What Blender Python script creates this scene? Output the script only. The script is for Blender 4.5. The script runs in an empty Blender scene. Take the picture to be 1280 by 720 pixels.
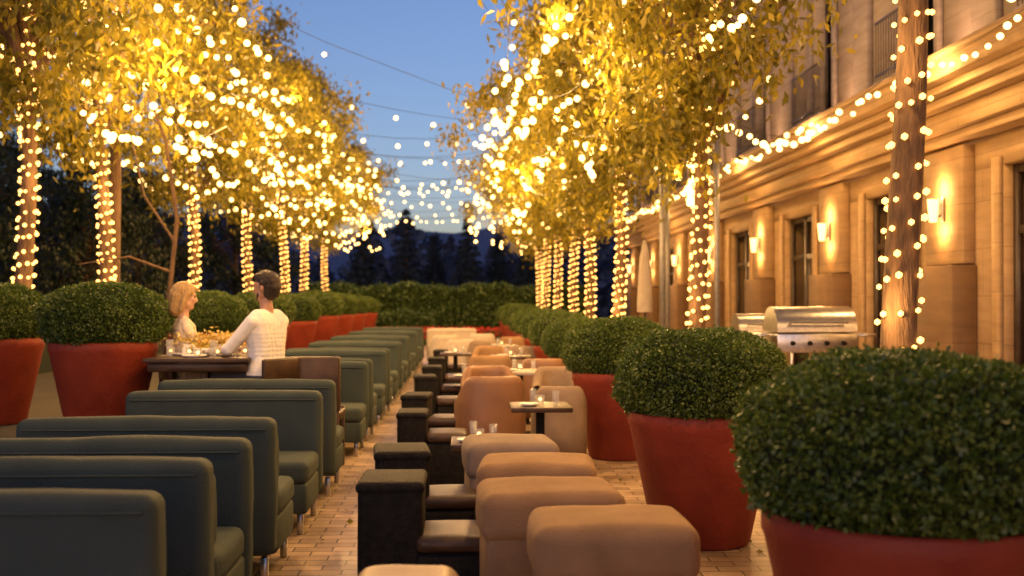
import bpy, bmesh, math, random
import numpy as np
from mathutils import Vector, Matrix, noise as mnoise
random.seed(7); rng=np.random.default_rng(7)
S=bpy.context.scene
COL=S.collection
R=math.radians

# ---------------------------------------------------------------- materials
def mat(name):
    m=bpy.data.materials.new(name); m.use_nodes=True
    nt=m.node_tree; b=nt.nodes['Principled BSDF']
    return m,nt,b
def N(nt,t,**kw):
    n=nt.nodes.new(t)
    for k,v in kw.items(): setattr(n,k,v)
    return n
def ramp(nt,stops):
    r=N(nt,'ShaderNodeValToRGB'); e=r.color_ramp.elements
    e[0].position=stops[0][0]; e[0].color=(*stops[0][1],1)
    e[1].position=stops[-1][0]; e[1].color=(*stops[-1][1],1)
    for p,c in stops[1:-1]:
        x=e.new(p); x.color=(*c,1)
    return r
def simple(name,c1,c2,scale=8,rough=.6,metal=0,bump=.15,coords='Object',sheen=0,detail=5,bscale=None,stretch=None,spec=.5):
    m,nt,b=mat(name)
    tc=N(nt,'ShaderNodeTexCoord'); no=N(nt,'ShaderNodeTexNoise'); no.inputs['Scale'].default_value=scale; no.inputs['Detail'].default_value=detail
    src=tc.outputs[coords]
    if stretch:
        mp=N(nt,'ShaderNodeMapping'); mp.inputs['Scale'].default_value=stretch; nt.links.new(src,mp.inputs[0]); src=mp.outputs[0]
    nt.links.new(src,no.inputs['Vector'])
    r=ramp(nt,[(.3,c1),(.7,c2)]); nt.links.new(no.outputs['Fac'],r.inputs[0]); nt.links.new(r.outputs[0],b.inputs['Base Color'])
    b.inputs['Roughness'].default_value=rough; b.inputs['Metallic'].default_value=metal; b.inputs['Specular IOR Level'].default_value=spec
    if sheen: b.inputs['Sheen Weight'].default_value=sheen
    if bump:
        n2=N(nt,'ShaderNodeTexNoise'); n2.inputs['Scale'].default_value=bscale or scale*6; n2.inputs['Detail'].default_value=4
        nt.links.new(src,n2.inputs['Vector'])
        bp=N(nt,'ShaderNodeBump'); bp.inputs['Strength'].default_value=bump; bp.inputs['Distance'].default_value=.02
        nt.links.new(n2.outputs['Fac'],bp.inputs['Height']); nt.links.new(bp.outputs[0],b.inputs['Normal'])
    return m
def leafmat(name,cols,trans=.35,rough=.5):
    m,nt,b=mat(name)
    g=N(nt,'ShaderNodeNewGeometry'); tc=N(nt,'ShaderNodeTexCoord')
    no=N(nt,'ShaderNodeTexNoise'); no.inputs['Scale'].default_value=1.3
    nt.links.new(tc.outputs['Object'],no.inputs['Vector'])
    mx=N(nt,'ShaderNodeMath',operation='MULTIPLY_ADD'); mx.inputs[1].default_value=.5
    ad=N(nt,'ShaderNodeMath',operation='MULTIPLY'); ad.inputs[1].default_value=.5
    nt.links.new(no.outputs['Fac'],ad.inputs[0]); nt.links.new(g.outputs['Random Per Island'],mx.inputs[0]); nt.links.new(ad.outputs[0],mx.inputs[2])
    r=ramp(nt,[(.15,cols[0]),(.5,cols[1]),(.85,cols[2])]); nt.links.new(mx.outputs[0],r.inputs[0])
    nt.links.new(r.outputs[0],b.inputs['Base Color']); b.inputs['Roughness'].default_value=rough
    if trans:
        t=N(nt,'ShaderNodeBsdfTranslucent'); nt.links.new(r.outputs[0],t.inputs[0])
        ms=N(nt,'ShaderNodeMixShader'); ms.inputs[0].default_value=trans
        o=nt.nodes['Material Output']
        nt.links.new(b.outputs[0],ms.inputs[1]); nt.links.new(t.outputs[0],ms.inputs[2]); nt.links.new(ms.outputs[0],o.inputs[0])
    return m
def emis(name,c,s):
    m,nt,b=mat(name); b.inputs['Base Color'].default_value=(*c,1)
    b.inputs['Emission Color'].default_value=(*c,1); b.inputs['Emission Strength'].default_value=s
    try: m.cycles.emission_sampling='NONE'
    except Exception: pass
    return m

M_sofa=simple('sofa_fabric',(.028,.042,.038),(.052,.070,.062),2.2,.8,0,.3,bscale=140,spec=.3,detail=9)
M_sofa2=simple('sofa_cushion',(.036,.052,.046),(.062,.08,.07),3,.85,0,.3,bscale=160,spec=.3,detail=9)
M_tan=simple('tan_fabric',(.24,.14,.065),(.35,.21,.105),4,.85,0,.4,bscale=160,spec=.25,detail=9)
M_brown=simple('brown_leather',(.16,.075,.035),(.25,.12,.055),4,.5,0,.15,bscale=90)
M_grey=simple('grey_fabric',(.21,.15,.10),(.31,.225,.155),5,.85,0,.3,bscale=160,spec=.3)
M_cream=simple('cream_fabric',(.42,.36,.29),(.52,.45,.37),5,.8,0,.2,bscale=160)
M_dark=simple('dark_wicker',(.006,.006,.006),(.018,.015,.013),30,.7,0,.6,bscale=110,spec=.15)
M_dwood=simple('dark_wood',(.03,.016,.009),(.075,.04,.022),6,.45,0,.15,stretch=(1,12,1),spec=.35)
M_steel=simple('brushed_steel',(.45,.45,.45),(.6,.6,.6),20,.28,1,.05)
M_terra=simple('red_glazed_pot',(.17,.022,.010),(.27,.042,.018),3,.6,0,.25,bscale=30,spec=.3,detail=9)
M_soil=simple('soil',(.02,.014,.01),(.05,.035,.02),20,.95,0,.5)
M_bark=simple('bark',(.07,.04,.022),(.18,.105,.055),9,.9,0,.9,bscale=25,stretch=(3,3,.6))
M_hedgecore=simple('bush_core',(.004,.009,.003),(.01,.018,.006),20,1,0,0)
M_box=leafmat('boxwood_leaf',[(.022,.05,.008),(.07,.12,.016),(.17,.22,.04)],.25,.45)
M_hedge=leafmat('hedge_leaf',[(.015,.035,.008),(.035,.07,.014),(.07,.11,.022)],.2)
M_leaf=leafmat('tree_leaf',[(.055,.06,.008),(.20,.175,.018),(.42,.33,.035)],.5)
M_leafdark=leafmat('woodland_leaf_unlit',[(.008,.015,.007),(.015,.028,.011),(.03,.048,.016)],.2)  # leaf colour darkened so these trees look unlit by the string lights
M_far=leafmat('distant_leaf_hazed',[(.03,.043,.085),(.04,.057,.105),(.052,.073,.13)],0,1)  # bluish distance haze is painted into the leaf colour
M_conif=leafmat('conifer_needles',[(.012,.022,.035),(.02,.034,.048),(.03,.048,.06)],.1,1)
M_hill=simple('hill_surface_hazed',(.06,.085,.165),(.075,.105,.195),.1,1,0,0)  # hill colour includes the blue of atmospheric haze
M_bulb=emis('bulb_glow',(1,.60,.20),5.5)
M_bulb2=emis('bulb_glow_soft',(1,.50,.12),4.5)
M_shade=emis('sconce_glow',(1,.52,.18),4)
M_candle=emis('candle_flame',(1,.55,.15),8)
M_wire=simple('black_cable',(.01,.01,.01),(.02,.02,.02),5,.6,0,0)
def stone(name,c1,c2,bw=1.2,rh=.45,mortar=.5):
    m,nt,b=mat(name)
    tc=N(nt,'ShaderNodeTexCoord'); mp=N(nt,'ShaderNodeMapping')
    sx=N(nt,'ShaderNodeSeparateXYZ'); cx=N(nt,'ShaderNodeCombineXYZ')
    nt.links.new(tc.outputs['Object'],sx.inputs[0]); nt.links.new(sx.outputs[1],cx.inputs[0]); nt.links.new(sx.outputs[2],cx.inputs[1])
    br=N(nt,'ShaderNodeTexBrick'); nt.links.new(cx.outputs[0],br.inputs['Vector'])
    br.inputs['Scale'].default_value=1; br.inputs['Brick Width'].default_value=bw; br.inputs['Row Height'].default_value=rh
    br.inputs['Mortar Size'].default_value=.008
    br.inputs['Color1'].default_value=(*c1,1); br.inputs['Color2'].default_value=(*c2,1)
    br.inputs['Mortar'].default_value=(*[x*mortar for x in c1],1)
    no=N(nt,'ShaderNodeTexNoise'); no.inputs['Scale'].default_value=1.5; no.inputs['Detail'].default_value=9; no.inputs['Roughness'].default_value=.65
    mp.inputs['Scale'].default_value=(1,.6,4); nt.links.new(tc.outputs['Object'],mp.inputs[0]); nt.links.new(mp.outputs[0],no.inputs['Vector'])
    r=ramp(nt,[(.25,(.55,.52,.48)),(.75,(1,1,1))]); nt.links.new(no.outputs['Fac'],r.inputs[0])
    mx=N(nt,'ShaderNodeMixRGB',blend_type='MULTIPLY'); mx.inputs[0].default_value=1
    nt.links.new(br.outputs['Color'],mx.inputs[1]); nt.links.new(r.outputs[0],mx.inputs[2]); nt.links.new(mx.outputs[0],b.inputs['Base Color'])
    bp=N(nt,'ShaderNodeBump'); bp.inputs['Strength'].default_value=.4; bp.inputs['Distance'].default_value=.02
    nt.links.new(no.outputs['Fac'],bp.inputs['Height']); nt.links.new(bp.outputs[0],b.inputs['Normal'])
    b.inputs['Roughness'].default_value=.75
    return m
M_stone=stone('travertine',(.42,.28,.145),(.47,.32,.17),1.6,.6,.75)
M_stone2=stone('upper_stone',(.42,.35,.30),(.45,.38,.33),1.4,.6,.8)
M_plinth=stone('plinth_stone',(.19,.11,.05),(.22,.13,.06),2,1,.8)
def paving():
    m,nt,b=mat('paving')
    tc=N(nt,'ShaderNodeTexCoord'); mp=N(nt,'ShaderNodeMapping')
    nt.links.new(tc.outputs['Object'],mp.inputs[0])
    br=N(nt,'ShaderNodeTexBrick'); nt.links.new(mp.outputs[0],br.inputs['Vector'])
    br.inputs['Scale'].default_value=1; br.inputs['Brick Width'].default_value=.24; br.inputs['Row Height'].default_value=.12
    br.inputs['Mortar Size'].default_value=.006; br.inputs['Mortar Smooth'].default_value=.3
    br.inputs['Color1'].default_value=(.29,.20,.12,1); br.inputs['Color2'].default_value=(.5,.36,.23,1); br.inputs['Mortar'].default_value=(.10,.07,.045,1)
    no=N(nt,'ShaderNodeTexNoise'); no.inputs['Scale'].default_value=2.2; no.inputs['Detail'].default_value=8
    nt.links.new(mp.outputs[0],no.inputs['Vector'])
    r=ramp(nt,[(.3,(.5,.48,.45)),(.7,(1.1,1.1,1.1))]); nt.links.new(no.outputs['Fac'],r.inputs[0])
    mx=N(nt,'ShaderNodeMixRGB',blend_type='MULTIPLY'); mx.inputs[0].default_value=1
    nt.links.new(br.outputs['Color'],mx.inputs[1]); nt.links.new(r.outputs[0],mx.inputs[2]); nt.links.new(mx.outputs[0],b.inputs['Base Color'])
    bp=N(nt,'ShaderNodeBump'); bp.inputs['Strength'].default_value=.6; bp.inputs['Distance'].default_value=.01; bp.invert=True
    nt.links.new(br.outputs['Fac'],bp.inputs['Height']); nt.links.new(bp.outputs[0],b.inputs['Normal'])
    rr=N(nt,'ShaderNodeMapRange'); rr.inputs[3].default_value=.25; rr.inputs[4].default_value=.55
    nt.links.new(no.outputs['Fac'],rr.inputs[0]); nt.links.new(rr.outputs[0],b.inputs['Roughness'])
    return m
M_pave=paving()
M_ground=simple('ground_grass',(.012,.02,.008),(.03,.04,.016),3,1,0,.4)
M_gravel=simple('gravel',(.025,.022,.014),(.07,.055,.035),40,.95,0,.8,bscale=60)
M_white=simple('white_cloth',(.68,.66,.62),(.8,.78,.74),5,.7,0,.1)
M_paras=simple('parasol_fabric',(.35,.3,.25),(.45,.4,.34),5,.9,0,.2)
M_curtain=simple('curtain_fabric',(.35,.2,.09),(.5,.3,.15),4,.9,0,.5,stretch=(1,14,.3))
M_room=simple('room_wall',(.35,.22,.11),(.5,.33,.17),3,.8,0,.2)
M_flower=leafmat('red_petal',[(.25,.01,.01),(.5,.03,.03),(.7,.12,.08)],.2)
M_glass,nt,b=mat('window_glass'); b.inputs['Base Color'].default_value=(.012,.013,.016,1); b.inputs['Roughness'].default_value=.06; b.inputs['Specular IOR Level'].default_value=.9
M_dglass,nt,b=mat('door_glass'); b.inputs['Base Color'].default_value=(.02,.02,.02,1); b.inputs['Roughness'].default_value=.05; b.inputs['Specular IOR Level'].default_value=.9; b.inputs['Alpha'].default_value=.4
M_clear,nt,b=mat('drinking_glass'); b.inputs['Base Color'].default_value=(.6,.6,.6,1); b.inputs['Roughness'].default_value=.05; b.inputs['Alpha'].default_value=.2; b.inputs['Specular IOR Level'].default_value=1
M_frame=simple('dark_frame',(.03,.02,.015),(.06,.04,.03),6,.45,0,.05)
M_metalgrey=simple('grey_metal',(.2,.2,.2),(.28,.27,.26),10,.4,.7,.05)

# ---------------------------------------------------------------- mesh helpers
def add(name,me,mats,parent=None,loc=(0,0,0),rot=(0,0,0),sc=(1,1,1)):
    o=bpy.data.objects.new(name,me); COL.objects.link(o)
    if mats is not None and len(me.materials)==0:
        for m in (mats if isinstance(mats,(list,tuple)) else [mats]): me.materials.append(m)
    o.location=loc; o.rotation_euler=rot; o.scale=sc
    if parent: o.parent=parent
    return o
def empty(name,loc=(0,0,0),rotz=0):
    o=bpy.data.objects.new(name,None); COL.objects.link(o); o.location=loc; o.rotation_euler=(0,0,rotz); o.empty_display_size=.2
    return o
def npmesh(name,V,F,smooth=False):
    me=bpy.data.meshes.new(name); V=np.asarray(V,dtype=np.float32); F=np.asarray(F,dtype=np.int32)
    me.vertices.add(len(V)); me.vertices.foreach_set('co',V.ravel())
    n=F.shape[1]; me.loops.add(F.size); me.loops.foreach_set('vertex_index',F.ravel())
    me.polygons.add(len(F)); me.polygons.foreach_set('loop_start',np.arange(0,F.size,n,dtype=np.int32))
    me.update(calc_edges=True); me.validate()
    if smooth: me.polygons.foreach_set('use_smooth',[True]*len(me.polygons))
    return me
def rbmesh(size,bev,seg=3,puff=0):
    bm=bmesh.new(); bmesh.ops.create_cube(bm,size=1)
    for v in bm.verts: v.co=Vector((v.co.x*size[0],v.co.y*size[1],v.co.z*size[2]))
    if bev>0: bmesh.ops.bevel(bm,geom=bm.edges[:],offset=bev,segments=seg,profile=.5,affect='EDGES')
    if puff:
        bmesh.ops.subdivide_edges(bm,edges=[e for e in bm.edges if e.calc_length()>min(size)*.3],cuts=7,use_grid_fill=True)
        off=Vector((random.uniform(0,50),random.uniform(0,50),0))
        for v in bm.verts:
            a=max(0,1-(2*v.co.x/size[0])**2)*max(0,1-(2*v.co.y/size[1])**2)
            c=max(0,1-(2*v.co.x/size[0])**2)*max(0,1-(2*v.co.z/size[2])**2)
            d=max(0,1-(2*v.co.z/size[2])**2)*max(0,1-(2*v.co.y/size[1])**2)
            w=1+.9*mnoise.noise(v.co*5+off)
            if v.co.z>0: v.co.z+=puff*a*w
            v.co.y+=puff*.6*c*w*(1 if v.co.y>0 else -1)
            v.co.x+=puff*.6*d*w*(1 if v.co.x>0 else -1)
    me=bpy.data.meshes.new('rb'); bm.to_mesh(me); bm.free()
    for p in me.polygons: p.use_smooth=True
    return me
def rbox(name,size,loc,m,parent=None,bev=.02,seg=3,rot=(0,0,0),puff=0):
    return add(name,rbmesh(size,bev,seg,puff),m,parent,loc,rot)
def revolve(name,prof,m,parent=None,loc=(0,0,0),n=40,closed=True):
    V=[];F=[]
    for r,z in prof:
        for i in range(n):
            a=2*math.pi*i/n; V.append((r*math.cos(a),r*math.sin(a),z))
    for j in range(len(prof)-1):
        for i in range(n):
            F.append((j*n+i,j*n+(i+1)%n,(j+1)*n+(i+1)%n,(j+1)*n+i))
    me=npmesh(name,V,F,True)
    return add(name,me,m,parent,loc)
def tube(points,radii,n=10):
    V=[];F=[];pts=[Vector(p) for p in points]
    for i,p in enumerate(pts):
        d=(pts[min(i+1,len(pts)-1)]-pts[max(i-1,0)]).normalized()
        a=d.orthogonal().normalized() if abs(d.z)<.9 else Vector((1,0,0))
        a=(a-d*a.dot(d)).normalized(); b=d.cross(a)
        for k in range(n):
            t=2*math.pi*k/n; V.append(p+(a*math.cos(t)+b*math.sin(t))*radii[i])
    for i in range(len(pts)-1):
        for k in range(n): F.append((i*n+k,i*n+(k+1)%n,(i+1)*n+(k+1)%n,(i+1)*n+k))
    return V,F
def tubes(name,lst,m,parent=None,n=8,smooth=True,loc=(0,0,0)):
    V=[];F=[]
    for pts,rad in lst:
        v,f=tube(pts,rad,n); o=len(V); V+=[tuple(x) for x in v]; F+=[tuple(i+o for i in q) for q in f]
    return add(name,npmesh(name,V,F,smooth),m,parent,loc)
bm=bmesh.new(); bmesh.ops.create_icosphere(bm,subdivisions=2,radius=1); bm.verts.ensure_lookup_table()
ICOV=np.array([v.co[:] for v in bm.verts]); ICOF=np.array([[v.index for v in f.verts] for f in bm.faces]); bm.free()
bm=bmesh.new(); bmesh.ops.create_icosphere(bm,subdivisions=1,radius=1); bm.verts.ensure_lookup_table()
ICV1=np.array([v.co[:] for v in bm.verts]); ICF1=np.array([[v.index for v in f.verts] for f in bm.faces]); bm.free()
def spheres(name,P,r,m,parent=None,lo=False):
    P=np.asarray(P,dtype=float); iv,jf=(ICV1,ICF1) if lo else (ICOV,ICOF)
    r=np.broadcast_to(np.asarray(r,dtype=float),(len(P),))
    V=(P[:,None,:]+iv[None]*r[:,None,None]).reshape(-1,3)
    F=(jf[None]+(np.arange(len(P))*len(iv))[:,None,None]).reshape(-1,3)
    return add(name,npmesh(name,V,F,True),m,parent)
def leaves(name,P,L,W,nrm=None,droop=0.0,jit=1.0):
    n=len(P); d=rng.normal(size=(n,3))
    if nrm is not None: d=nrm+d*jit
    d[:,2]-=droop; d/=np.linalg.norm(d,axis=1)[:,None]
    s=np.cross(d,rng.normal(size=(n,3))); s/=np.linalg.norm(s,axis=1)[:,None]
    up=np.cross(d,s)
    l=L*rng.uniform(.7,1.25,n)[:,None]; w=W*rng.uniform(.7,1.25,n)[:,None]
    a=P-d*l*.5; c=P+d*l*.5; b_=P+s*w*.5+up*w*.12-d*l*.06; e=P-s*w*.5+up*w*.12-d*l*.06
    V=np.stack([a,b_,c,e],1).reshape(-1,3); F=np.arange(4*n).reshape(-1,4)
    return npmesh(name,V,F)

# ---------------------------------------------------------------- ground
def plane(name,x0,x1,y0,y1,z,m):
    me=npmesh(name,[(x0,y0,z),(x1,y0,z),(x1,y1,z),(x0,y1,z)],[(0,1,2,3)]); return add(name,me,m)
plane('ground',-700,700,-300,900,-.02,M_ground)
plane('paving',-2.65,6.6,-3,41,0,M_pave)
rbox('raised_terrace',(9,44,.33),(-7.15,19,.165),M_gravel,None,.01,1)
rbox('raised_terrace',(1.0,1.6,.33),(-2.1,10.5,.165),M_gravel,None,.01,1)
n=260; P=np.stack([rng.uniform(-1.1,4.5,n),rng.uniform(3,26,n),rng.uniform(.006,.02,n)],1)
a=rng.uniform(0,6.28,n); add('fallen_leaves',leaves('fallen',P,.055,.028,np.stack([np.cos(a)*6,np.sin(a)*6,np.zeros(n)],1),0,.25),M_leaf)

# ---------------------------------------------------------------- planters
def make_bush(nl,L,sd):
    n=nl; u=rng.normal(size=(n,3)); u/=np.linalg.norm(u,axis=1)[:,None]
    u=u[u[:,2]>-.75]; n=len(u)
    d=np.sign(u)*np.abs(u)**.88
    off=Vector((sd,0,0))
    rad=np.array([1+.07*mnoise.noise(Vector(p)*2.2+off)+.055*mnoise.noise(Vector(p)*5+off)+.04*mnoise.noise(Vector(p)*12) for p in u])
    rr=rad*rng.uniform(.90,1.02,n)
    st=rng.random(n)<.018; rr[st]+=rng.uniform(.01,.08,st.sum())
    P=d*rr[:,None]*np.array([.54,.54,.33])
    out=u*np.array([1,1,1.5])
    return leaves('bush_leaves',P,L,L*.62,out,0,1.1)
bush_hi=[make_bush(34000,.025,1),make_bush(34000,.025,7)]; bush_lo=make_bush(12000,.034,3)
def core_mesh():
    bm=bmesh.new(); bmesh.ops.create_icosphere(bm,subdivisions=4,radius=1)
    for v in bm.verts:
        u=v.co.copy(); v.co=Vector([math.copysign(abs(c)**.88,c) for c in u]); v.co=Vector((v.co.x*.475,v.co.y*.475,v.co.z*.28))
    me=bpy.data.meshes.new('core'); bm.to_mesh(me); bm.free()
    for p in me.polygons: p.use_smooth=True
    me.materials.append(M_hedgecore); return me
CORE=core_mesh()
def planter(x,y,z=0,s=1,hi=0,v=0):
    e=empty('potted_boxwood',(x,y,z),random.uniform(0,6)); e.scale=(s,s,s)
    revolve('pot',[(0,.0),(.29,0),(.31,.02),(.465,.75),(.475,.77),(.475,.83),(.465,.845),(.43,.84),(.42,.78)],M_terra,e,n=64)
    revolve('soil',[(0,.79),(.425,.785)],M_soil,e)
    me=bush_hi[v%2] if hi else bush_lo
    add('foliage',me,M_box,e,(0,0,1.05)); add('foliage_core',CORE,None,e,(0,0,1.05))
planter(1.47,3.72,hi=1,v=0); planter(1.5,7.16,hi=1,v=1,s=.99); planter(1.5,11.0,hi=1,v=0,s=1.0)
y=14.6
while y<38: planter(1.5,y,hi=1 if y<16 else 0,v=1,s=random.uniform(.95,1.05)); y+=3.0
planter(-3.3,10.3,.33,1,1,1); planter(-4.7,11.3,.33,1,1,0)
for y in (14.4,18.2,21.6,25,28.5,32,36): planter(-3.35,y,.33,random.uniform(.96,1.05),1 if y<16 else 0,y>15)

# ---------------------------------------------------------------- sofas
def sofa(y,face,x0=-2.43,x1=-1.05,h=.89,m1=None,m2=None,name='booth_sofa'):
    m1=m1 or M_sofa; m2=m2 or M_sofa2
    w=x1-x0; xc=(x0+x1)/2; e=empty(name,(xc,y,0),random.uniform(-.008,.008))
    rbox('backrest',(w,.17,h-.16),(0,.085*face,(h+.16)/2),m1,e,.05,5,puff=.014)
    rbox('base',(w-.02,.62,.2),(0,face*.47,.24),m1,e,.02,2)
    rbox('seat_cushion',(w-.01,.6,.15),(0,face*.49,.41),m2,e,.045,4,puff=.016)
    if face>0: rbox('back_cushion',(w-.04,.12,.34),(0,face*.235,.66),m2,e,.045,4,puff=.014)
    for sx in (-1,1):
        for yy in (.08,.72): rbox('leg',(.04,.04,.15),(sx*(w/2-.06),face*yy,.075),M_steel,e,.005,1)
    zz=h-.055
    tubes('piping',[([(-w/2+.04,face*.085+s*.092,zz),(w/2-.04,face*.085+s*.092,zz)],[.005,.005]) for s in(-1,1)],m1,e)
sofa(3.98,-1,h=.89); sofa(4.55,1,h=.9); sofa(5.55,-1,h=.88); sofa(6.1,1,h=.905); sofa(8.2,-1,h=.895); sofa(8.85,1,h=.915)
for y in (11.9,14.6,17.3,20,23,26):
    sofa(y,-1,h=.9); sofa(y+.4,1,h=.9)

# ---------------------------------------------------------------- ottomans, chairs, tables
def ottoman(x,y,w,dp,h,m,name='ottoman',rz=0):
    e=empty(name,(x,y,0),rz)
    rbox('body',(w*.95,dp*.95,h-.2),(0,0,(h-.2)/2+.05),m,e,.05,5,puff=.014)
    rbox('top_cushion',(w,dp,.21),(0,0,h-.105),m,e,.055,6,puff=.024)
    for sx in(-1,1):
        for sy in(-1,1): rbox('foot',(.04,.04,.06),(sx*w*.38,sy*dp*.38,.03),M_dark,e,.004,1)
ottoman(.56,4.4,.62,.5,.7,M_tan); ottoman(.36,5.02,.62,.5,.72,M_tan,rz=R(3)); ottoman(.36,5.85,.6,.5,.72,M_tan,rz=R(-4)); ottoman(.25,6.7,.54,.5,.72,M_grey,rz=R(4))
ottoman(-.2,3.62,.34,.36,.66,M_brown)
def dark_chair(x,y,rz=0,m=M_dark,h=.7,t=.24):
    e=empty('wicker_chair',(x,y,0),rz)
    rbox('back_block',(t,.42,h-.04),(-.06,0,(h-.04)/2+.03),m,e,.035,4,puff=.006)
    rbox('back_pad',(t+.02,.43,.06),(-.06,0,h-.02),m,e,.028,4)
    rbox('seat_block',(.34,.42,.36),(.23,-.02,.2),m,e,.03,3)
    rbox('seat_pad',(.34,.42,.08),(.23,-.02,.42),M_dwood,e,.035,4,puff=.01)
dark_chair(-.3,5.4,0,t=.3); dark_chair(-.32,6.45,R(5),t=.3)
dark_chair(-.4,9.4,0,h=.62); dark_chair(-.42,10.6,R(-6),h=.66); dark_chair(-.42,12.6,R(4)); dark_chair(-.4,14.4); dark_chair(-.4,16.5); dark_chair(-.4,19)
def armchair(x,y,rz,m,w=.66,h=.82):
    e=empty('armchair',(x,y,0),rz)
    V=[];F=[];n=28
    prof=[(-.05,.08),(-.055,.3),(-.052,h-.07),(-.04,h-.03),(-.02,h-.005),(.005,h),(.03,h-.005),(.05,h-.03),(.06,h-.07),(.06,.3),(.05,.08)]
    for i in range(n+1):
        a=math.pi*(i/n)*1.1-math.pi*.05+math.pi
        rr=w/2-.06; ca,sa=math.cos(a),math.sin(a)
        ca=math.copysign(abs(ca)**.75,ca); sa=math.copysign(abs(sa)**.75,sa)
        t=abs(i/n-.5)*2; u=max(0,t-.45)/.55; hh=1-.24*u*u*(3-2*u)
        for (o,z) in prof:
            V.append(((rr-o)*ca,(rr-o)*sa*1.05,z*hh if z>.2 else z))
    k=len(prof)
    for i in range(n):
        for j in range(k): F.append((i*k+j,i*k+(j+1)%k,(i+1)*k+(j+1)%k,(i+1)*k+j))
    me=npmesh('tub',V,F,True); add('tub_back',me,m,e)
    rbox('seat',(w-.2,w-.12,.2),(0,.04,.36),m,e,.06,5,puff=.015)
    rbox('base',(w-.22,w-.14,.2),(0,.04,.18),m,e,.03,3)
    for sx in(-1,1):
        for sy in(-1,1): rbox('foot',(.04,.04,.1),(sx*.2,sy*.2,.05),M_dwood,e,.004,1)
armchair(.2,10.4,R(10),M_brown,.66,.86); armchair(.25,12.2,R(-170),M_brown)
armchair(1.0,12.4,R(180),M_grey,.6,.8); armchair(.86,10.6,R(0),M_grey,.54,.75)
armchair(.3,15,R(0),M_tan); armchair(.95,14.2,0,M_brown); armchair(.35,17.6,R(175),M_tan); armchair(.9,18,0,M_grey); armchair(.3,20.5,0,M_grey)
armchair(-.2,21,R(20),M_cream); armchair(.3,24.5,0,M_cream); armchair(-.5,23.5,R(10),M_cream); armchair(.9,22.5,0,M_tan)
sofa(27.5,-1,-1.0,.2,.85,M_cream,M_cream,'cream_sofa'); sofa(24.3,1,-2.4,-1.2,.85,M_cream,M_cream,'cream_sofa')
def cup(parent,x,y,z,m=M_clear,h=.12,r=.03):
    revolve('glass',[(0,0),(r*.8,0),(r,h),(r*.92,h),(r*.74,.01),(0,.01)],m,parent,(x,y,z),20)
def plate(parent,x,y,z,r=.12):
    revolve('plate',[(0,0),(r*.6,0),(r,.018),(r*.97,.024),(r*.6,.008),(0,.008)],M_white,parent,(x,y,z),28)
def candle(parent,x,y,z):
    revolve('candle_glass',[(0,0),(.035,0),(.038,.08),(.034,.08),(.03,.01),(0,.01)],M_clear,parent,(x,y,z),18)
    spheres('candle_flame',[(x,y,z+.045)],.014,M_candle,parent)
def table(x,y,w,d,h,m,top=M_dwood,z=0,dress=1,name='dining_table'):
    e=empty(name,(x,y,z))
    rbox('table_top',(w,d,.04),(0,0,h-.02),top,e,.008,2)
    rbox('pedestal',(.07,.07,h-.06),(0,0,(h-.04)/2+.01),m,e,.01,2)
    rbox('foot_plate',(min(w,.42),min(d,.42),.02),(0,0,.01),m,e,.006,1)
    if dress:
        plate(e,-w*.2,-d*.2,h+.001,.08); cup(e,w*.25,-d*.1,h+.001); cup(e,-w*.1,d*.28,h+.001); candle(e,0,0,h+.001)
    return e
table(.6,9.3,.5,.55,.68,M_dark); table(.08,8.0,.4,.5,.55,M_dark); table(.6,12.9,.6,.6,.74,M_dark,M_cream); table(.0,14.0,.5,.5,.6,M_dark)
table(.62,16.3,.6,.6,.74,M_dark); table(.6,20,.6,.6,.74,M_dark); table(-1.75,7.3,.5,.5,.62,M_dark); table(-.2,18,.5,.5,.7,M_dark)
table(-1.75,13.6,.7,.6,.7,M_dark); table(-1.75,16.3,.7,.6,.7,M_dark); table(-1.75,19,.7,.6,.7,M_dark,M_cream)
T=table(-2.33,10.05,.9,.72,.72,M_dwood,M_dwood,.33,0,'couple_dining_table')
rbox('table_apron',(.84,.66,.08),(0,0,.64),M_dwood,T,.01,1)
h=.721
for (px,py) in ((-.22,.15),(.2,.05),(-.05,-.2)): plate(T,px,py,h,.11)
for (px,py) in ((-.3,-.05),(.05,.2),(.3,-.15),(.12,-.22)): cup(T,px,py,h,M_clear,.15,.034)
revolve('salad_bowl',[(0,0),(.05,0),(.12,.07),(.115,.075),(.05,.012),(0,.01)],M_white,T,(0,.02,h),28)
P=rng.normal(size=(500,3))*np.array([.05,.05,.025])+np.array([0,.02,h+.08])
add('salad',leaves('salad',P,.035,.022),leafmat('salad_leaf',[(.2,.2,.03),(.5,.4,.08),(.6,.25,.06)],.2),T)
P=rng.normal(size=(260,3))*np.array([.045,.045,.01])+np.array([.2,.05,h+.025])
add('food',leaves('food',P,.03,.02),leafmat('food_bits',[(.35,.16,.04),(.5,.3,.08),(.6,.4,.1)],.1),T)
P=rng.normal(size=(600,3))*np.array([.16,.05,.035])+np.array([-.02,.22,h+.14])
add('flower_arrangement',leaves('flw',P,.04,.03),leafmat('yellow_petal',[(.3,.28,.05),(.75,.55,.15),(.8,.7,.45)],.2),T)
rbox('flower_tray',(.46,.12,.1),(-.02,.22,h+.05),M_white,T,.01,2)
for cx_,cy_ in ((-.14,0),(.12,-.06),(-.33,.1),(.33,.1),(.0,-.28)): candle(T,cx_,cy_,h)
l=bpy.data.lights.new('candle_light','POINT'); l.energy=2.5; l.color=(1,.5,.15); l.shadow_soft_size=.04
o=bpy.data.objects.new('candle_light',l); COL.objects.link(o); o.location=(-.08,-.14,h+.3); o.parent=T
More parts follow.
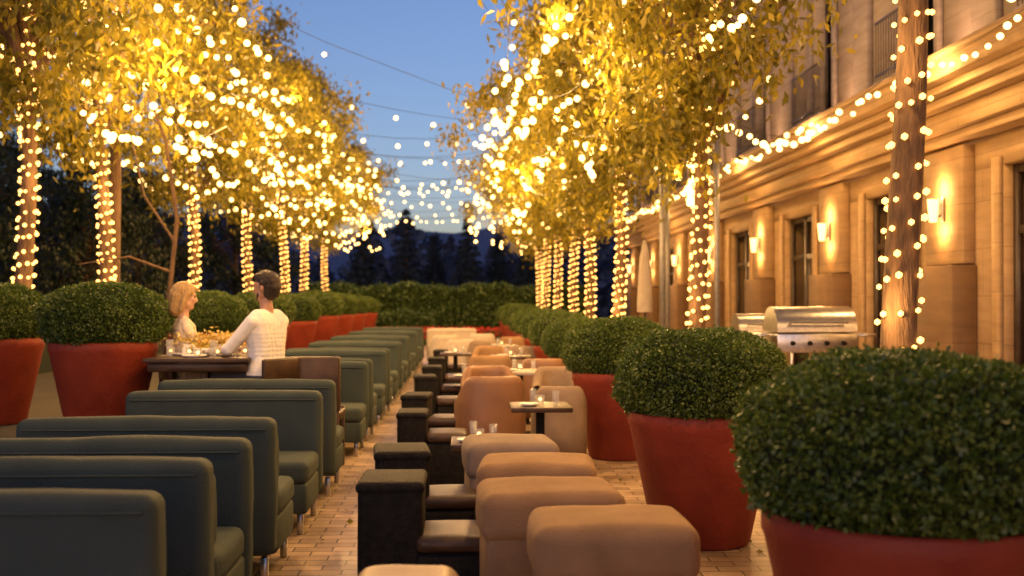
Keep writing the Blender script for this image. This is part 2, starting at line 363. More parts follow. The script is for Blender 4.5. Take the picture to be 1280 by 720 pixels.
B=empty('wooden_bench',(-1.43,10.35,0)); rbox('bench_back',(.56,.1,.5),(0,-.2,.79),M_dwood,B,.02,2); rbox('bench_seat',(.56,.5,.08),(0,.05,.5),M_dwood,B,.02,2)
for sx in(-1,1):
    for sy in(-.2,.25): rbox('leg',(.06,.06,.56),(sx*.24,sy,.28),M_dwood,B,.008,1)

# ---------------------------------------------------------------- people
def person(name,loc,rotz,shirt,hairc,skinc,trouser,female=False,head_turn=0,arms=None,headtilt=0,scale=1):
    skin=simple(name+'_skin',tuple(c*.9 for c in skinc),skinc,6,.5,0,.03)
    sh=simple(name+'_shirt',tuple(c*.88 for c in shirt),shirt,5,.85,0,.6,bscale=10)
    ha=simple(name+'_hair',tuple(c*.45 for c in hairc),hairc,25,.5,0,.8,stretch=(3,3,.5),bscale=60)
    tr=simple(name+'_trousers',tuple(c*.8 for c in trouser),trouser,8,.8,0,.2)
    ey=simple(name+'_eye',(.02,.015,.01),(.03,.02,.015),5,.2,0,0)
    lp=simple(name+'_lips',(.3,.08,.06),(.35,.1,.08),5,.4,0,0)
    mats=[skin,sh,ha,tr,ey,lp,M_dark]; E=[]
    def c(p0,r0,p1,r1,m): E.append((Vector(p0),r0,Vector(p1),r1,m))
    k=.88 if female else 1
    lv=[(.04,.175,.12,0),(.12,.17,.115,0),(.22,.15*(.92 if female else 1),.105,.005),(.33,.16,.108,.01),(.43,.178,.112,.015),(.50,.185,.10,.01),(.555,.165,.065,0)]
    L2=[]
    for i in range(len(lv)-1):
        for t in (0,.33,.66): L2.append(tuple(lv[i][q]*(1-t)+lv[i+1][q]*t for q in range(4)))
    L2.append(lv[-1])
    for z,hw,r,yo in L2:
        m=1 if z>.07 else 3
        c((-(hw*k-r*.8),yo,z),r*k,((hw*k-r*.8),yo,z),r*k,m)
    if female: 
        for sx in(-1,1): c((sx*.07,.075,.4),.055,(sx*.07,.085,.385),.05,1)
    c((0,-.005,.55),.058*k,(0,.012,.68),.052*k,0)
    for sx in(-1,1):
        c((sx*.05,0,.585),.035,(sx*.15*k,0,.55),.05,1)
        c((sx*.085,.0,.08),.095*k,(sx*.12,.43,.08),.065*k,3)
        c((sx*.12,.43,.08),.062*k,(sx*.125,.46,-.12),.056*k,3); c((sx*.125,.46,-.12),.056*k,(sx*.125,.46,-.36),.04*k,3)
        c((sx*.125,.44,-.40),.04,(sx*.13,.6,-.415),.032,6)
    for sx,(el,wr,curl) in zip((-1,1),arms):
        shd=Vector((sx*.175*k,0,.515)); el=Vector(el); wr=Vector(wr)
        mid=shd.lerp(el,.6)
        if female: c(shd,.055*k,mid,.047*k,1); c(mid,.038,el,.034,0)
        else: c(shd,.062,el,.05,1)
        q=el.lerp(wr,.35 if not female else .01)
        if not female: c(el,.05,q,.046,1)
        c(el,.042*k,wr,.027*k,0)
        d=(wr-el).normalized(); side=d.cross(Vector((0,0,1))).normalized()
        up=side.cross(d)
        for o in(-.028,-.01,.01,.028): c(wr+d*.015+side*o*.6,.014,wr+d*.09+side*o,.012,0)
        for i,o in enumerate((-.032,-.011,.011,.031)):
            ln=(.062,.075,.07,.052)[i]
            p0=wr+d*.092+side*o; p1=p0+d*ln*.5-up*ln*.15*curl; p2=p1+d*ln*.4-up*ln*.4*curl
            c(p0,.0095,p1,.009,0); c(p1,.009,p2,.0075,0)
        ts=-sx
        t0=wr+d*.03+side*.03*ts; t1=t0+d*.03+side*.025*ts-up*.01; t2=t1+d*.03+side*.006*ts-up*.008
        c(t0,.013,t1,.011,0); c(t1,.011,t2,.009,0)
    hs=len(E)
    c((0,-.02,.83),.088,(0,.01,.82),.086,0); c((0,.02,.79),.076,(0,.03,.76),.068,0); c((0,.045,.735),.05,(0,.062,.715),.033,0)
    for sx in(-1,1):
        c((sx*.04,.03,.74),.035,(sx*.02,.055,.715),.03,0)
        c((sx*.045,.07,.785),.022,(sx*.04,.073,.775),.02,0)
        c((sx*.04,.082,.822),.012,(sx*.015,.092,.82),.012,0)
        c((sx*.084,-.005,.80),.014,(sx*.086,-.002,.772),.011,0)
        c((sx*.031,.0865,.803),.0095,(sx*.031,.0868,.803),.0095,4)
        c((sx*.048,.092,.828),.005,(sx*.016,.099,.83),.005,2)
    c((0,.094,.81),.010,(0,.112,.775),.013,0); c((0,.1,.768),.014,(0,.098,.765),.014,0)
    c((-.018,.088,.74),.007,(.018,.088,.74),.007,5)
    if not female:
        c((0,-.035,.84),.092,(0,.0,.855),.088,2); c((0,-.045,.8),.085,(0,-.045,.76),.07,2); c((-.04,.045,.885),.035,(.045,.05,.88),.035,2)
        for sx in(-1,1): c((sx*.065,-.01,.83),.032,(sx*.072,.005,.80),.018,2)
        for sx in(-1,1): c((sx*.05,.035,.74),.026,(sx*.02,.062,.71),.025,2)
    else:
        c((0,-.03,.845),.096,(0,.0,.855),.092,2); c((0,-.05,.81),.092,(0,-.06,.68),.072,2)
        for sx in(-1,1):
            c((sx*.07,.02,.85),.035,(sx*.088,-.005,.76),.03,2); c((sx*.088,-.005,.76),.03,(sx*.08,-.02,.68),.026,2)
            c((sx*.02,.065,.885),.026,(sx*.07,.05,.84),.024,2)
    piv=Vector((0,0,.69)); Mt=Matrix.Translation(piv)@Matrix.Rotation(head_turn,4,'Z')@Matrix.Rotation(headtilt,4,'X')@Matrix.Translation(-piv)
    E=[e if i<hs else (Mt@e[0],e[1],Mt@e[2],e[3],e[4]) for i,e in enumerate(E)]
    V=[];F=[];off=0
    for p0,r0,p1,r1,m in E:
        n=max(2,int((p1-p0).length/(min(r0,r1)*.35))+1)
        for i in range(n):
            t=i/(n-1); p=np.array(p0.lerp(p1,t)); r=r0+(r1-r0)*t
            V.append(ICOV*r*1.02+p); F.append(ICOF+off); off+=len(ICOV)
    me=npmesh(name+'_src',np.concatenate(V),np.concatenate(F)); o=bpy.data.objects.new('tmp',me); COL.objects.link(o)
    md=o.modifiers.new('r','REMESH'); md.mode='VOXEL'; md.voxel_size=.0065
    ms=o.modifiers.new('s','SMOOTH'); ms.iterations=3; ms.factor=.5
    dg=bpy.context.evaluated_depsgraph_get(); dg.update()
    out=bpy.data.meshes.new_from_object(o.evaluated_get(dg)); bpy.data.objects.remove(o)
    n=len(out.polygons); C=np.empty(n*3); out.polygons.foreach_get('center',C); C=C.reshape(-1,3)
    best=np.full(n,1e9); mi=np.zeros(n,dtype=np.int32)
    for p0,r0,p1,r1,m in E:
        a=np.array(p0); ab=np.array(p1)-a; L=max(ab@ab,1e-12)
        t=np.clip((C-a)@ab/L,0,1); d=np.linalg.norm(C-(a+t[:,None]*ab),axis=1)-(r0+(r1-r0)*t)
        if m in(4,5): d-=.002
        s=d<best; best[s]=d[s]; mi[s]=m
    out.materials.clear()
    for m in mats: out.materials.append(m)
    out.polygons.foreach_set('material_index',mi); out.polygons.foreach_set('use_smooth',[True]*n); out.update()
    root=empty(name,loc,rotz); root.scale=(scale,)*3
    b=bpy.data.objects.new('body',out); COL.objects.link(b); b.parent=root
    return root
def dchair(loc,rotz):
    e=empty('dining_chair',loc,rotz)
    rbox('seat',(.44,.44,.06),(0,.1,.43),M_dwood,e,.02,2)
    rbox('backrest',(.44,.04,.22),(0,-.155,.60),M_dwood,e,.015,2)
    for sx in(-1,1):
        rbox('leg',(.035,.035,.4),(sx*.19,.28,.2),M_dwood,e,.004,1); rbox('post',(.035,.035,.7),(sx*.2,-.15,.35),M_dwood,e,.004,1)
mr=R(58)
person('seated_man',(-1.77,9.95,.33+.47),mr,(.82,.80,.76),(.03,.015,.008),(.42,.23,.15),(.05,.05,.07),False,R(12),
   [((-.27,.16,.30),(-.12,.38,.285),.8),((.26,.17,.30),(.14,.40,.285),.8)],R(-4),1.08)
dchair((-1.77,9.95,.33),mr)
wr_=R(-62)
person('seated_woman',(-2.62,10.42,.33+.45),wr_,(.68,.57,.44),(.6,.38,.15),(.55,.33,.24),(.3,.25,.2),True,R(-12),
   [((-.22,.14,.30),(-.10,.30,.30),.8),((.22,.14,.30),(.12,.30,.32),.8)],R(-6),1.0)
dchair((-2.62,10.42,.33),wr_)

# ---------------------------------------------------------------- trees
def tree_variant(seed,H0=2.7,H1=8.2,rad=2.4,nclump=120,per=165,trunk_r=.105,b0=2.6,lstep=.0135,shift=0):
    rnd=random.Random(seed); 
    tr=[]; pts=[];rr=[]
    def cx(z): return .05*math.sin(z*1.3+seed)
    def cy(z): return .05*math.cos(z*.9+seed)-.05
    for i in range(15):
        z=i/14*5.9; pts.append((cx(z),cy(z),z)); rr.append(max(.04,trunk_r*(1.2 if i==0 else 1)*(1-.085*z)))
    tr.append((pts,rr))
    cl=[]
    for i in range(nclump):
        while True:
            p=Vector((rnd.uniform(-1,1),rnd.uniform(-1,1),rnd.uniform(-1,1)))
            if .3<p.length<1: break
        z=(H0+H1)/2+p.z*(H1-H0)/2
        t=(z-H0)/(H1-H0); w=rad*(.75+.45*math.sin(math.pi*min(1,t*1.1+.15)))*.85
        nn=.8+.7*mnoise.noise(p*2+Vector((seed,0,0)))
        cl.append(Vector((p.x*w*nn+shift,p.y*w*nn,z)))
    for i in range(18):
        tgt=cl[rnd.randrange(len(cl))]; z0=rnd.uniform(b0,b0+2.2); a=Vector((cx(z0),cy(z0),z0))
        if tgt.z<z0: tgt=Vector((tgt.x,tgt.y,z0+rnd.uniform(.5,2)))
        m=a.lerp(tgt,.5)+Vector((rnd.uniform(-.2,.2),rnd.uniform(-.2,.2),.25))
        tr.append(([a,a.lerp(m,.5)+Vector((0,0,.05)),m,tgt],[.042,.034,.026,.01]))
        for k in range(4):
            q=cl[rnd.randrange(len(cl))]; 
            if (q-m).length<2.2: tr.append(([m,m.lerp(q,.5)+Vector((0,0,.1)),q],[.02,.014,.005]))
    P=[]
    for c in cl:
        s=rnd.uniform(.18,.42); n=int(per*rnd.uniform(.4,1.4))
        q=rng.normal(size=(n,3))*np.array([s,s,s*.75])*.62; q[:,2]-=np.abs(rng.normal(size=n))*.2
        P.append(q+np.array(c))
    P=np.concatenate(P)
    lm=leaves('crown',P,.14,.052,None,1.3)
    V=[];F=[]
    for p,r in tr:
        v,f=tube(p,r,10); o=len(V); V+=[tuple(x) for x in v]; F+=[tuple(i+o for i in q) for q in f]
    tm=npmesh('trunk',V,F,True)
    L=[]; a=0; z=.15
    while z<4.6:
        r=trunk_r*(1-.085*z)+.018
        L.append((cx(z)+r*math.cos(a),cy(z)+r*math.sin(a),z+rnd.uniform(-.02,.02))); a+=.85+rnd.uniform(-.3,.3); z+=lstep*rnd.uniform(.6,1.4)
    for p,r in tr[1:]:
        for s in range(len(p)-1):
            A=Vector(p[s]);Bp=Vector(p[s+1]); n=int((A-Bp).length/.3)
            for i in range(n):
                q=A.lerp(Bp,i/max(1,n)); L.append((q.x+rnd.uniform(-.07,.07),q.y+rnd.uniform(-.07,.07),q.z+rnd.uniform(-.07,.07)))
    return lm,tm,L
tv=[tree_variant(1,3.3,8.1,2.4,125,155,b0=3.0,lstep=.018),tree_variant(2.3,3.1,8.2,2.4,125,155,b0=2.9,lstep=.018),tree_variant(5.1,3.0,8.0,2.3,125,155,b0=2.8,lstep=.018),
    tree_variant(3.7,3.7,8.5,2.1,80,150,.105,3.9,.022,-.7),tree_variant(4.4,3.0,8.3,1.9,105,155,.105,3.0,.018,-.35)]
LM=[]
for i,(lm,tm,L) in enumerate(tv):
    lm.materials.append(M_leaf); tm.materials.append(M_bark)
    o=spheres('tmp',L,np.array([random.uniform(.8,1.15)*(.019 if i==3 else .023) for _ in L]),M_bulb2,None,True); LM.append(o.data); bpy.data.objects.remove(o)
def tree(x,y,z,v,rot,s=1,lights=True,dark=False):
    e=empty('tree',(x,y,z),rot); e.scale=(s,s,s)
    a=add('crown',tv[v][0],None,e); b=add('trunk',tv[v][1],None,e)
    if lights: add('wrapped_lights',LM[v],None,e)
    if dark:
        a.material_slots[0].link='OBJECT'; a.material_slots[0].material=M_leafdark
RT=[6.2,12.2,18.0,22.3,26,30,34.5,39]; XR=2.47
LT=[12.9,15.3,20.7,25.6,29.8,34.3,39]; XL=-4.95
for i,y in enumerate(RT):
    v=[3,4,4,1,2,0,1,2][i]
    tree(XR+random.uniform(-.06,.06),y,0,v,random.uniform(-.4,.4) if v>2 else random.uniform(0,6.28),random.uniform(.97,1.05))
for i,y in enumerate(LT): tree(XL+random.uniform(-.12,.12)-(.1 if i==0 else 0),y,.33,i%3,random.uniform(0,6.28),random.uniform(.96,1.05))
for i,(x,y,s) in enumerate([(-9.5,17,.85),(-11,22,1),(-9,27,.9),(-13,30,1.1),(-10.5,36,1),(-14,18,1),(-16,40,1.2),(-9,44,1.1),(-18,26,1.2),(-8.8,13.2,.8)]):
    tree(x,y,-2.0,i%3,random.uniform(0,6.28),s,False,True)
tubes('wooden_post',[([(-5.1,16.3,0),(-5.05,16.3,5.2)],[.09,.08])],M_bark,None,12)
tubes('sapling',[([(-3.95,14.6,.3),(-3.85,14.6,1.6),(-3.75,14.6,2.6),(-3.9,14.6,3.6),(-4.2,14.6,4.4)],[.035,.032,.028,.022,.01]),([(-3.8,14.6,1.9),(-4.3,14.4,2.1),(-4.9,14.3,2.0)],[.02,.015,.006]),([(-3.78,14.6,2.3),(-4.2,14.7,2.9),(-4.4,14.7,3.8)],[.02,.015,.006])],M_bark,None,8)

# ---------------------------------------------------------------- string lights
wires=[];BP=[]
def cat(a,b,sag,sp=.36,drop=.05):
    a=Vector(a);b=Vector(b);n=max(3,int((b-a).length/sp)); pts=[]
    for i in range(n+1):
        t=i/n; p=a.lerp(b,t); p.z-=sag*4*t*(1-t); pts.append(p)
        if 0<i<n: BP.append((p.x+random.uniform(-.05,.05),p.y+random.uniform(-.05,.05),p.z-drop-.03-random.uniform(0,.12)))
    wires.append((pts,[.005]*len(pts)))
y=23
while y<42:
    cat((XL+.2,y+random.uniform(-.8,.8),5.2+random.uniform(-.4,.5)),(XR-.1,y+2+random.uniform(-1.8,1.8),5.5+random.uniform(-.4,.6)),random.uniform(.4,.9),.6); y+=1.4
cat((XL+.3,15.3,6.3),(XR-.1,24.3,5.3),.25,3.2); cat((XL+.3,20.7,5.9),(XR-.1,26,5.6),.3,.9)
for x0 in (-6.2,-5.5,-4.3,-3.8,-3.3,-2.7,.4,.9,1.4,1.9,3.0):
    for zz in ((3.8,4.5,5.3) if -4.5<x0<-3 or x0 in(1.4,1.9) else (4.2,5.0)):
        for i in range(7):
            y0=11.8+i*4.4+random.uniform(-.5,.5); cat((x0+random.uniform(-.3,.3),y0,zz+random.uniform(-.25,.25)),(x0+random.uniform(-.5,.5),y0+4.4,zz+random.uniform(-.25,.25)),random.uniform(.2,.4),.5 if y0<24 else .8)
BX=5.45
cat((XR,6.2,4.2),(BX,9.5,4.35),.35,.3)
for i in range(8):
    y0=6+i*4.2; cat((BX,y0,4.46),(BX,y0+4.2,4.46),.13,.27,0)
cat((XR,12.2,3.9),(BX,17,4.35),.4,.3); cat((XR,12.2,4.6),(XR,6.2,4.9),.5,.3); cat((XR,12.2,3.4),(4.2,21,3.6),.3,.3)
sl=empty('string_lights'); tubes('cable',wires,M_wire,sl,5)
spheres('bulbs',BP,np.array([random.uniform(.036,.052)*(1 if p[1]>13 else .8) for p in BP]),M_bulb,sl)

def point(name,loc,p,r=.12,c=(1,.55,.18)):
    l=bpy.data.lights.new(name,'POINT'); l.energy=p; l.color=c; l.shadow_soft_size=r
    o=bpy.data.objects.new(name,l); COL.objects.link(o); o.location=loc; o.parent=sl; return o
for i,y in enumerate([12.5,16,19.5,23.5,28,33,38]):
    point('string_and_fill_glow',(-3.2,y,4.0),300); point('string_and_fill_glow',(1.0,y-.5,4.0),300)
for y in LT: point('crown_glow',(XL+.5,y+1.6,4.7),300); point('crown_glow',(XL+1.1,y-.6,6.0),200)
for y in RT[1:]: point('crown_glow',(XR-.5,y+1.6,4.5),300); point('crown_glow',(XR-1.1,y-.6,6.0),200)
point('string_and_fill_glow',(2.0,8.6,4.4),300); point('string_and_fill_glow',(.9,4.4,4.3),230); point('string_and_fill_glow',(-1.6,5.6,4.3),170); point('string_and_fill_glow',(-1.9,9.2,4.1),260); point('string_and_fill_glow',(.4,8.6,4.2),240)  # added key lamps to brighten the near seating and bushes
for x,ys in ((XR,RT[:3]),(XL,LT[:3])):
    for y in ys:
        for z in (1.5,2.9): point('trunk_glow',(x-.24*(1 if x>0 else -1),y-.22,z),14,.05)
for i in range(6): point('cornice_glow',(BX-.15,8+i*5,4.25),95)

# ---------------------------------------------------------------- building
Bd=empty('hotel_building',(0,0,0)); WX=6.5
def bx(n,x0,x1,y0,y1,z0,z1,m,bev=0.0): return rbox(n,(x1-x0,y1-y0,z1-z0),((x0+x1)/2,(y0+y1)/2,(z0+z1)/2),m,Bd,bev,1)
YP=[14.7+4.7*k for k in range(-3,7)]; Y0,Y1=-1.5,45
DW=1.0; prev=Y0
for yk in YP:
    dc=yk+2.35
    bx('wall_pier',WX,WX+.22,prev,dc-DW,0,3.2,M_stone); prev=dc+DW
    bx('room_back',WX+1.4,WX+1.5,dc-DW-.4,dc+DW+.4,0,3.3,M_room); bx('room_side',WX+.223,WX+1.4,dc+DW+.02,dc+DW+.12,0,3.3,M_room); bx('room_side',WX+.223,WX+1.4,dc-DW-.12,dc-DW-.02,0,3.3,M_room)
    bx('curtain',WX+.45,WX+.5,dc+DW-.5,dc+DW,0,3.1,M_curtain); bx('curtain',WX+.45,WX+.5,dc-DW,dc-DW+.3,0,3.1,M_curtain)
    spheres('room_lamp',[(WX+1.1,dc+.4,1.9),(WX+1.1,dc-.2,2.1)],.09,M_shade,Bd)
    l=bpy.data.lights.new('room_light','POINT'); l.energy=55; l.color=(1,.55,.2); l.shadow_soft_size=.1; o=bpy.data.objects.new('room_light',l); COL.objects.link(o); o.location=(WX+.9,dc+.1,2.3); o.parent=Bd
    bx('glass_door',WX+.20,WX+.215,dc-DW,dc+DW,0,3.2,M_dglass)
    for yy in(dc-DW+.05,dc,dc+DW-.05): bx('door_frame',WX+.12,WX+.195,yy-.05,yy+.05,0,3.2,M_frame)
    for zz in(.12,2.4,3.14): bx('door_rail',WX+.132,WX+.198,dc-DW+.1,dc-.055,zz-.05,zz+.05,M_frame); bx('door_rail',WX+.132,WX+.198,dc+.055,dc+DW-.1,zz-.05,zz+.05,M_frame)
    bx('architrave',WX-.06,WX-.002,dc-DW-.2,dc-DW,0,3.3,M_stone,.01); bx('architrave',WX-.06,WX-.002,dc+DW,dc+DW+.2,0,3.3,M_stone,.01)
    bx('pilaster',WX-.16,WX-.003,yk-.6,yk+.6,2.02,3.55,M_stone,.01); bx('pilaster_plinth',WX-.34,WX-.004,yk-.66,yk+.66,0,2.0,M_plinth,.015)
bx('wall_pier',WX,WX+.22,prev,Y1,0,3.2,M_stone)
bx('lintel',WX,WX+.5,Y0,Y1,3.2,3.6,M_stone)
for i,(x,z0,z1) in enumerate([(6.22,3.6,3.72),(6.12,3.72,3.98),(5.95,3.98,4.1),(5.8,4.1,4.2),(5.62,4.2,4.42),(5.55,4.42,4.5)]):
    bx('cornice_moulding',x,WX+1.6,Y0,Y1,z0,z1,M_stone,.012)
UX=7.0
prev=Y0
for yk in YP:
    dc=yk+2.35; W=.65
    bx('upper_pier',UX,UX+.5,prev,dc-W,4.5,14,M_stone2); prev=dc+W
    for z0,z1 in((5.1,7.9),(9.3,12)):
        bx('window_glass',UX+.3,UX+.34,dc-W,dc+W,z0,z1,M_glass)
        for yy in(dc-W+.04,dc,dc+W-.04): bx('window_frame',UX+.24,UX+.295,yy-.035,yy+.035,z0,z1,M_frame)
        for s in(-1,1): bx('window_surround',UX-.07,UX-.002,dc+s*(W+.1)-.1,dc+s*(W+.1)+.1,z0-.1,z1+.1,M_stone2,.01)
        bx('window_head',UX-.16,UX-.003,dc-W-.28,dc+W+.28,z1+.1,z1+.28,M_stone2,.02)
        bx('balcony_slab',UX-.4,UX-.004,dc-W-.3,dc+W+.3,z0-.14,z0-.02,M_stone2,.01)
        bx('balcony_rail',UX-.39,UX-.36,dc-W-.25,dc+W+.25,z0+.92,z0+.95,M_frame); bx('balcony_rail_low',UX-.39,UX-.36,dc-W-.25,dc+W+.25,z0+.06,z0+.09,M_frame)
        tubes('balusters',[([(UX-.375,dc-W-.24+j*.11,z0),(UX-.375,dc-W-.24+j*.11,z0+.92)],[.009,.009]) for j in range(17)],M_frame,Bd,5)
    for z0,z1 in((4.5,5.1),(7.9,9.3),(12,14)): bx('spandrel',UX+.002,UX+.5,dc-W,dc+W,z0,z1,M_stone2)
    bx('upper_pilaster',UX-.12,UX-.003,yk-.35,yk+.35,4.5,13.4,M_stone2,.02); bx('pilaster_base',UX-.2,UX-.004,yk-.45,yk+.45,4.5,5.0,M_stone2,.02)
bx('upper_pier',UX,UX+.5,prev,Y1,4.5,14,M_stone2)
bx('roof_cornice',UX-.5,UX+1,Y0,Y1,13.4,14.2,M_stone2,.03)
bx('body',UX+1.1,UX+9,Y0,Y1,0,13.9,M_stone2)
bx('gable_wall',UX+.5,UX+1.097,Y0,Y0+.3,0,13.9,M_stone2); bx('gable_wall',UX+.5,UX+1.097,Y1-.3,Y1,0,13.9,M_stone2)
for yk in YP:
    s=empty('wall_sconce',(WX-.17,yk,2.75))
    rbox('back_plate',(.03,.12,.34),(-.01,0,0),M_metalgrey,s,.005,1)
    rbox('arm',(.1,.03,.03),(-.06,0,-.08),M_metalgrey,s,.004,1)
    revolve('lamp_shade',[(.05,-.16),(.075,.14),(.07,.14),(.046,-.16)],M_shade,s,(-.13,0,0),24)
    for zz,pw in((.28,38),(-.3,30)):
        l=point('sconce_lamp',(0,0,0),pw,.05,(1,.5,.16)); l.parent=s; l.location=(-.16,0,zz)
for yk in YP[2:]:
    l=point('balcony_uplight',(UX-.5,yk+.7,4.75),40,.05,(1,.55,.3)); l.parent=Bd

# ---------------------------------------------------------------- hedge, flowers, far things
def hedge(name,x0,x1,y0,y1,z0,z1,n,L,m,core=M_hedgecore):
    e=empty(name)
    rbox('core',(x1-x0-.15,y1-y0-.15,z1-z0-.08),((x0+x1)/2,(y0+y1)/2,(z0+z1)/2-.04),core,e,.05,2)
    P=np.stack([rng.uniform(x0,x1,n),rng.uniform(y0,y1,n),rng.uniform(z0,z1,n)],1)
    f=rng.random(n); a=f<.5; P[a,1]=y0+rng.normal(size=a.sum())*.06; a=f>=.5; P[a,2]=z1+rng.normal(size=a.sum())*.06
    P[:,2]+=.06*np.sin(P[:,0]*2.1)+.05*np.sin(P[:,0]*5.3+1)
    add('foliage',leaves('hedge',P,L,L*.6),m,e)
hedge('hedge',-6,4.5,41.5,43.5,0,2.0,26000,.14,M_hedge)
hedge('hedge',-9,-7,6,40,.3,1.3,26000,.1,M_hedge)
hedge('hedge',-4.5,-1.2,39.2,40,0,1.0,9000,.1,M_hedge)
P=np.stack([rng.uniform(-4.2,3.5,2500),rng.uniform(38,39,2500),rng.uniform(.25,.62,2500)],1)
fb=empty('flower_bed'); add('petals',leaves('pet',P,.09,.07),M_flower,fb)
P=np.stack([rng.uniform(-4.3,3.6,6000),rng.uniform(38,39.1,6000),rng.uniform(0,.5,6000)],1); add('stems',leaves('st',P,.13,.05),M_hedge,fb)
P=[]
for i in range(130):
    x=random.uniform(-70,60); y=random.uniform(85,130); con=random.random()<.55; H=random.uniform(4.5,8.2)*(1.5 if x<-30 else 1); r=random.uniform(1.8,3.6)
    n=800; z=rng.random(n)**1.2
    w=r*(1-z) if con else r*1.5*np.sqrt(np.clip(1-(2*z-.9)**2,0.02,1))
    a=rng.uniform(0,6.28,n); q=w*rng.uniform(.5,1.1,n)
    P.append(np.stack([x+q*np.cos(a),y+q*np.sin(a),z*H],1))
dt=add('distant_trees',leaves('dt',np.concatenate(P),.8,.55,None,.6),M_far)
for cxx,cyy,H,r in ((-3.4,62,6.9,1.5),(-2.0,66,5.6,1.3),(.0,60,6.3,1.4),(1.7,64,5.4,1.3),(-5.6,60,5.8,1.6),(3.2,58,5.8,1.5)):
    e=empty('conifer_tree',(cxx,cyy,0)); tubes('trunk',[([(0,0,0),(0,0,H*.96)],[.14,.02])],M_bark,e)
    P=[]
    for k in range(16):
        z0=.6+(H-.7)*k/16; rr=r*(1-z0/H)+.08; m=int(40+260*(1-k/16)); a=rng.uniform(0,6.28,m); q=rr*np.sqrt(rng.random(m))*(1+.18*np.sin(a*5+k))
        P.append(np.stack([q*np.cos(a),q*np.sin(a),z0-q*.28+rng.normal(size=m)*.05],1))
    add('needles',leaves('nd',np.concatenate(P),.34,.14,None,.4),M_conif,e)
V=[];F=[];n=140
for j in range(6):
    for i in range(n):
        x=-400+800*i/(n-1); y=170+j*30; t=math.sin(math.pi*j/5)
        V.append((x,y,-1+t*(19+11*mnoise.noise(Vector((x*.014,3.3,0)))+4*mnoise.noise(Vector((x*.05,1,0))))))
for j in range(5):
    for i in range(n-1): F.append((j*n+i,j*n+i+1,(j+1)*n+i+1,(j+1)*n+i))
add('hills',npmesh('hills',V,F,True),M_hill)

def grill(x,y,s=1):
    e=empty('barbecue_grill',(x,y,0),R(0)); e.scale=(s,s,s)
    V=[];F=[];n=14
    for i in range(n+1):
        a=math.pi*i/n
        for xx in(-.42,.42): V.append((xx,-.3*math.cos(a),1.08+.26*math.sin(a)))
    for i in range(n): F.append((2*i,2*i+1,2*i+3,2*i+2))
    me=npmesh('lid',V,F,True); add('lid',me,M_steel,e)
    for xx in(-.42,.42):
        bm=bmesh.new(); vs=[bm.verts.new((xx,-.3*math.cos(math.pi*i/n),1.08+.26*math.sin(math.pi*i/n))) for i in range(n+1)]; bm.faces.new(vs); me=bpy.data.meshes.new('cap'); bm.to_mesh(me); bm.free(); add('lid_end',me,M_steel,e)
    rbox('firebox',(.86,.62,.2),(0,0,.96),M_steel,e,.015,2); rbox('side_shelf',(.2,.5,.03),(-.54,0,1.04),M_steel,e,.008,1); rbox('side_shelf',(.2,.5,.03),(.54,0,1.04),M_steel,e,.008,1)
    tubes('handle',[([(-.3,-.36,1.18),(.3,-.36,1.18)],[.014,.014]),([(-.28,-.36,1.18),(-.28,-.27,1.18)],[.01,.01]),([(.28,-.36,1.18),(.28,-.27,1.18)],[.01,.01])],M_metalgrey,e)
    for sx in(-1,1):
        for sy in(-1,1): rbox('leg',(.045,.045,.86),(sx*.39,sy*.25,.43),M_steel,e,.005,1)
    rbox('lower_shelf',(.8,.52,.03),(0,0,.3),M_steel,e,.006,1)
    for i in range(4):
        revolve('knob',[(0,-.02),(.025,-.02),(.022,.02),(0,.02)],M_dark,e,(-.27+i*.18,-.33,.96),14).rotation_euler=(R(90),0,0)
grill(4.0,13.0,1.1); grill(4.5,17.0,1.0)
Pg=empty('pergola_frame')
for x,y in((3.35,19.2),(3.35,24),(4.3,19.2),(4.3,24)): rbox('post',(.09,.09,4.3),(x,y,2.15),M_metalgrey,Pg,.008,1)
for y in(19.2,24): rbox('beam',(.86,.085,.14),(3.825,y,4.2),M_metalgrey,Pg,.008,1)
for x in(3.35,4.3): rbox('beam',(.085,4.7,.14),(x,21.6,4.2),M_metalgrey,Pg,.008,1)
for i in range(6): rbox('slat',(.8,.05,.08),(3.825,19.9+i*.7,4.21),M_metalgrey,Pg,.004,1)
U=empty('closed_parasol',(2.95,18.6,0)); tubes('pole',[([(0,0,0),(0,0,2.55)],[.022,.02])],M_dwood,U)
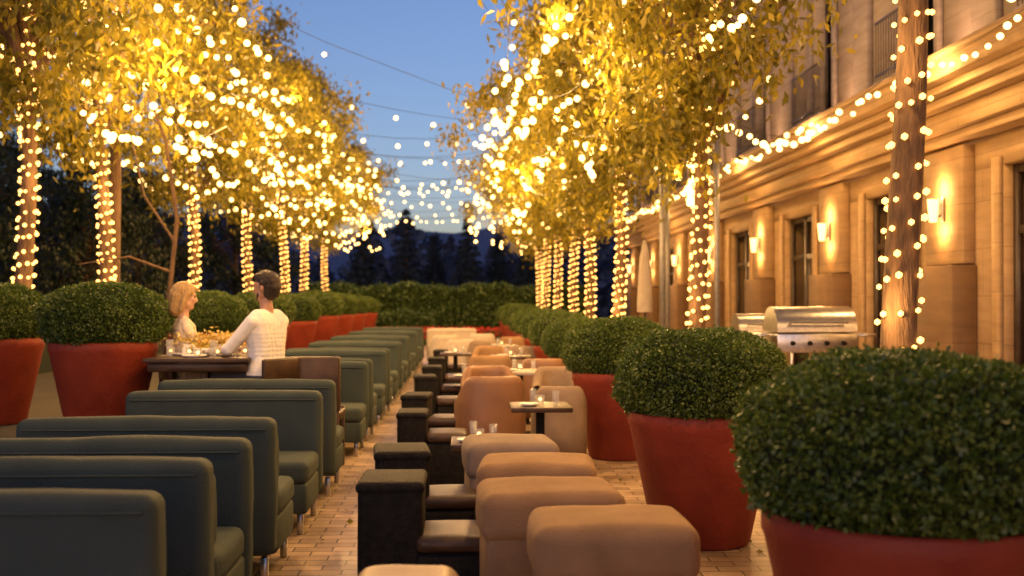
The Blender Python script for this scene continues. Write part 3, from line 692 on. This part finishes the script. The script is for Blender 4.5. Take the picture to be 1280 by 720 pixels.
V=[];F=[];pr=[(1.35,.10),(1.5,.10),(1.9,.085),(2.3,.06),(2.55,.02)];n=24
for z,r in pr:
    for i in range(n):
        a=2*math.pi*i/n; q=r*(1+.3*(i%2)); V.append((q*math.cos(a),q*math.sin(a),z))
for j in range(len(pr)-1):
    for i in range(n): F.append((j*n+i,j*n+(i+1)%n,(j+1)*n+(i+1)%n,(j+1)*n+i))
add('canopy',npmesh('canopy',V,F,True),M_paras,U)
revolve('base',[(0,0),(.25,0),(.25,.05),(.04,.09)],M_dark,U)

# ---------------------------------------------------------------- sky & sun
w=bpy.data.worlds.new("World"); S.world=w; w.use_nodes=True; nt=w.node_tree; bg=nt.nodes['Background']
sky=N(nt,'ShaderNodeTexSky'); sky.sky_type='NISHITA'; sky.sun_disc=False; sky.sun_elevation=R(5); sky.sun_rotation=R(200); sky.air_density=1; sky.ozone_density=3
mx=N(nt,'ShaderNodeMixRGB',blend_type='MULTIPLY'); mx.inputs[0].default_value=1; mx.inputs[2].default_value=(1.3,1.0,1.2,1)
nt.links.new(sky.outputs[0],mx.inputs[1]); nt.links.new(mx.outputs[0],bg.inputs[0]); bg.inputs[1].default_value=.19
sl_=bpy.data.lights.new('sun','SUN'); sl_.energy=.12; sl_.angle=R(15); sl_.color=(1,.85,.75)
so=bpy.data.objects.new('sun',sl_); COL.objects.link(so)
d=Vector((math.sin(R(200)),math.cos(R(200)),math.tan(R(12)))); so.rotation_euler=d.to_track_quat('Z','Y').to_euler()

# ---------------------------------------------------------------- camera
cd=bpy.data.cameras.new('camera'); cam=bpy.data.objects.new('camera',cd); COL.objects.link(cam); S.camera=cam
cd.sensor_width=36; cd.lens=36*1400/1280; cd.clip_end=3000; cd.clip_start=.05
cam.location=(0,0,1.55); cam.rotation_euler=(R(90)+math.atan(15/1400),0,-math.atan(55/1400))
cd.dof.use_dof=True; cd.dof.focus_distance=6.8; cd.dof.aperture_fstop=1.9
S.view_settings.view_transform='Standard'; S.view_settings.look='None'; S.view_settings.exposure=0
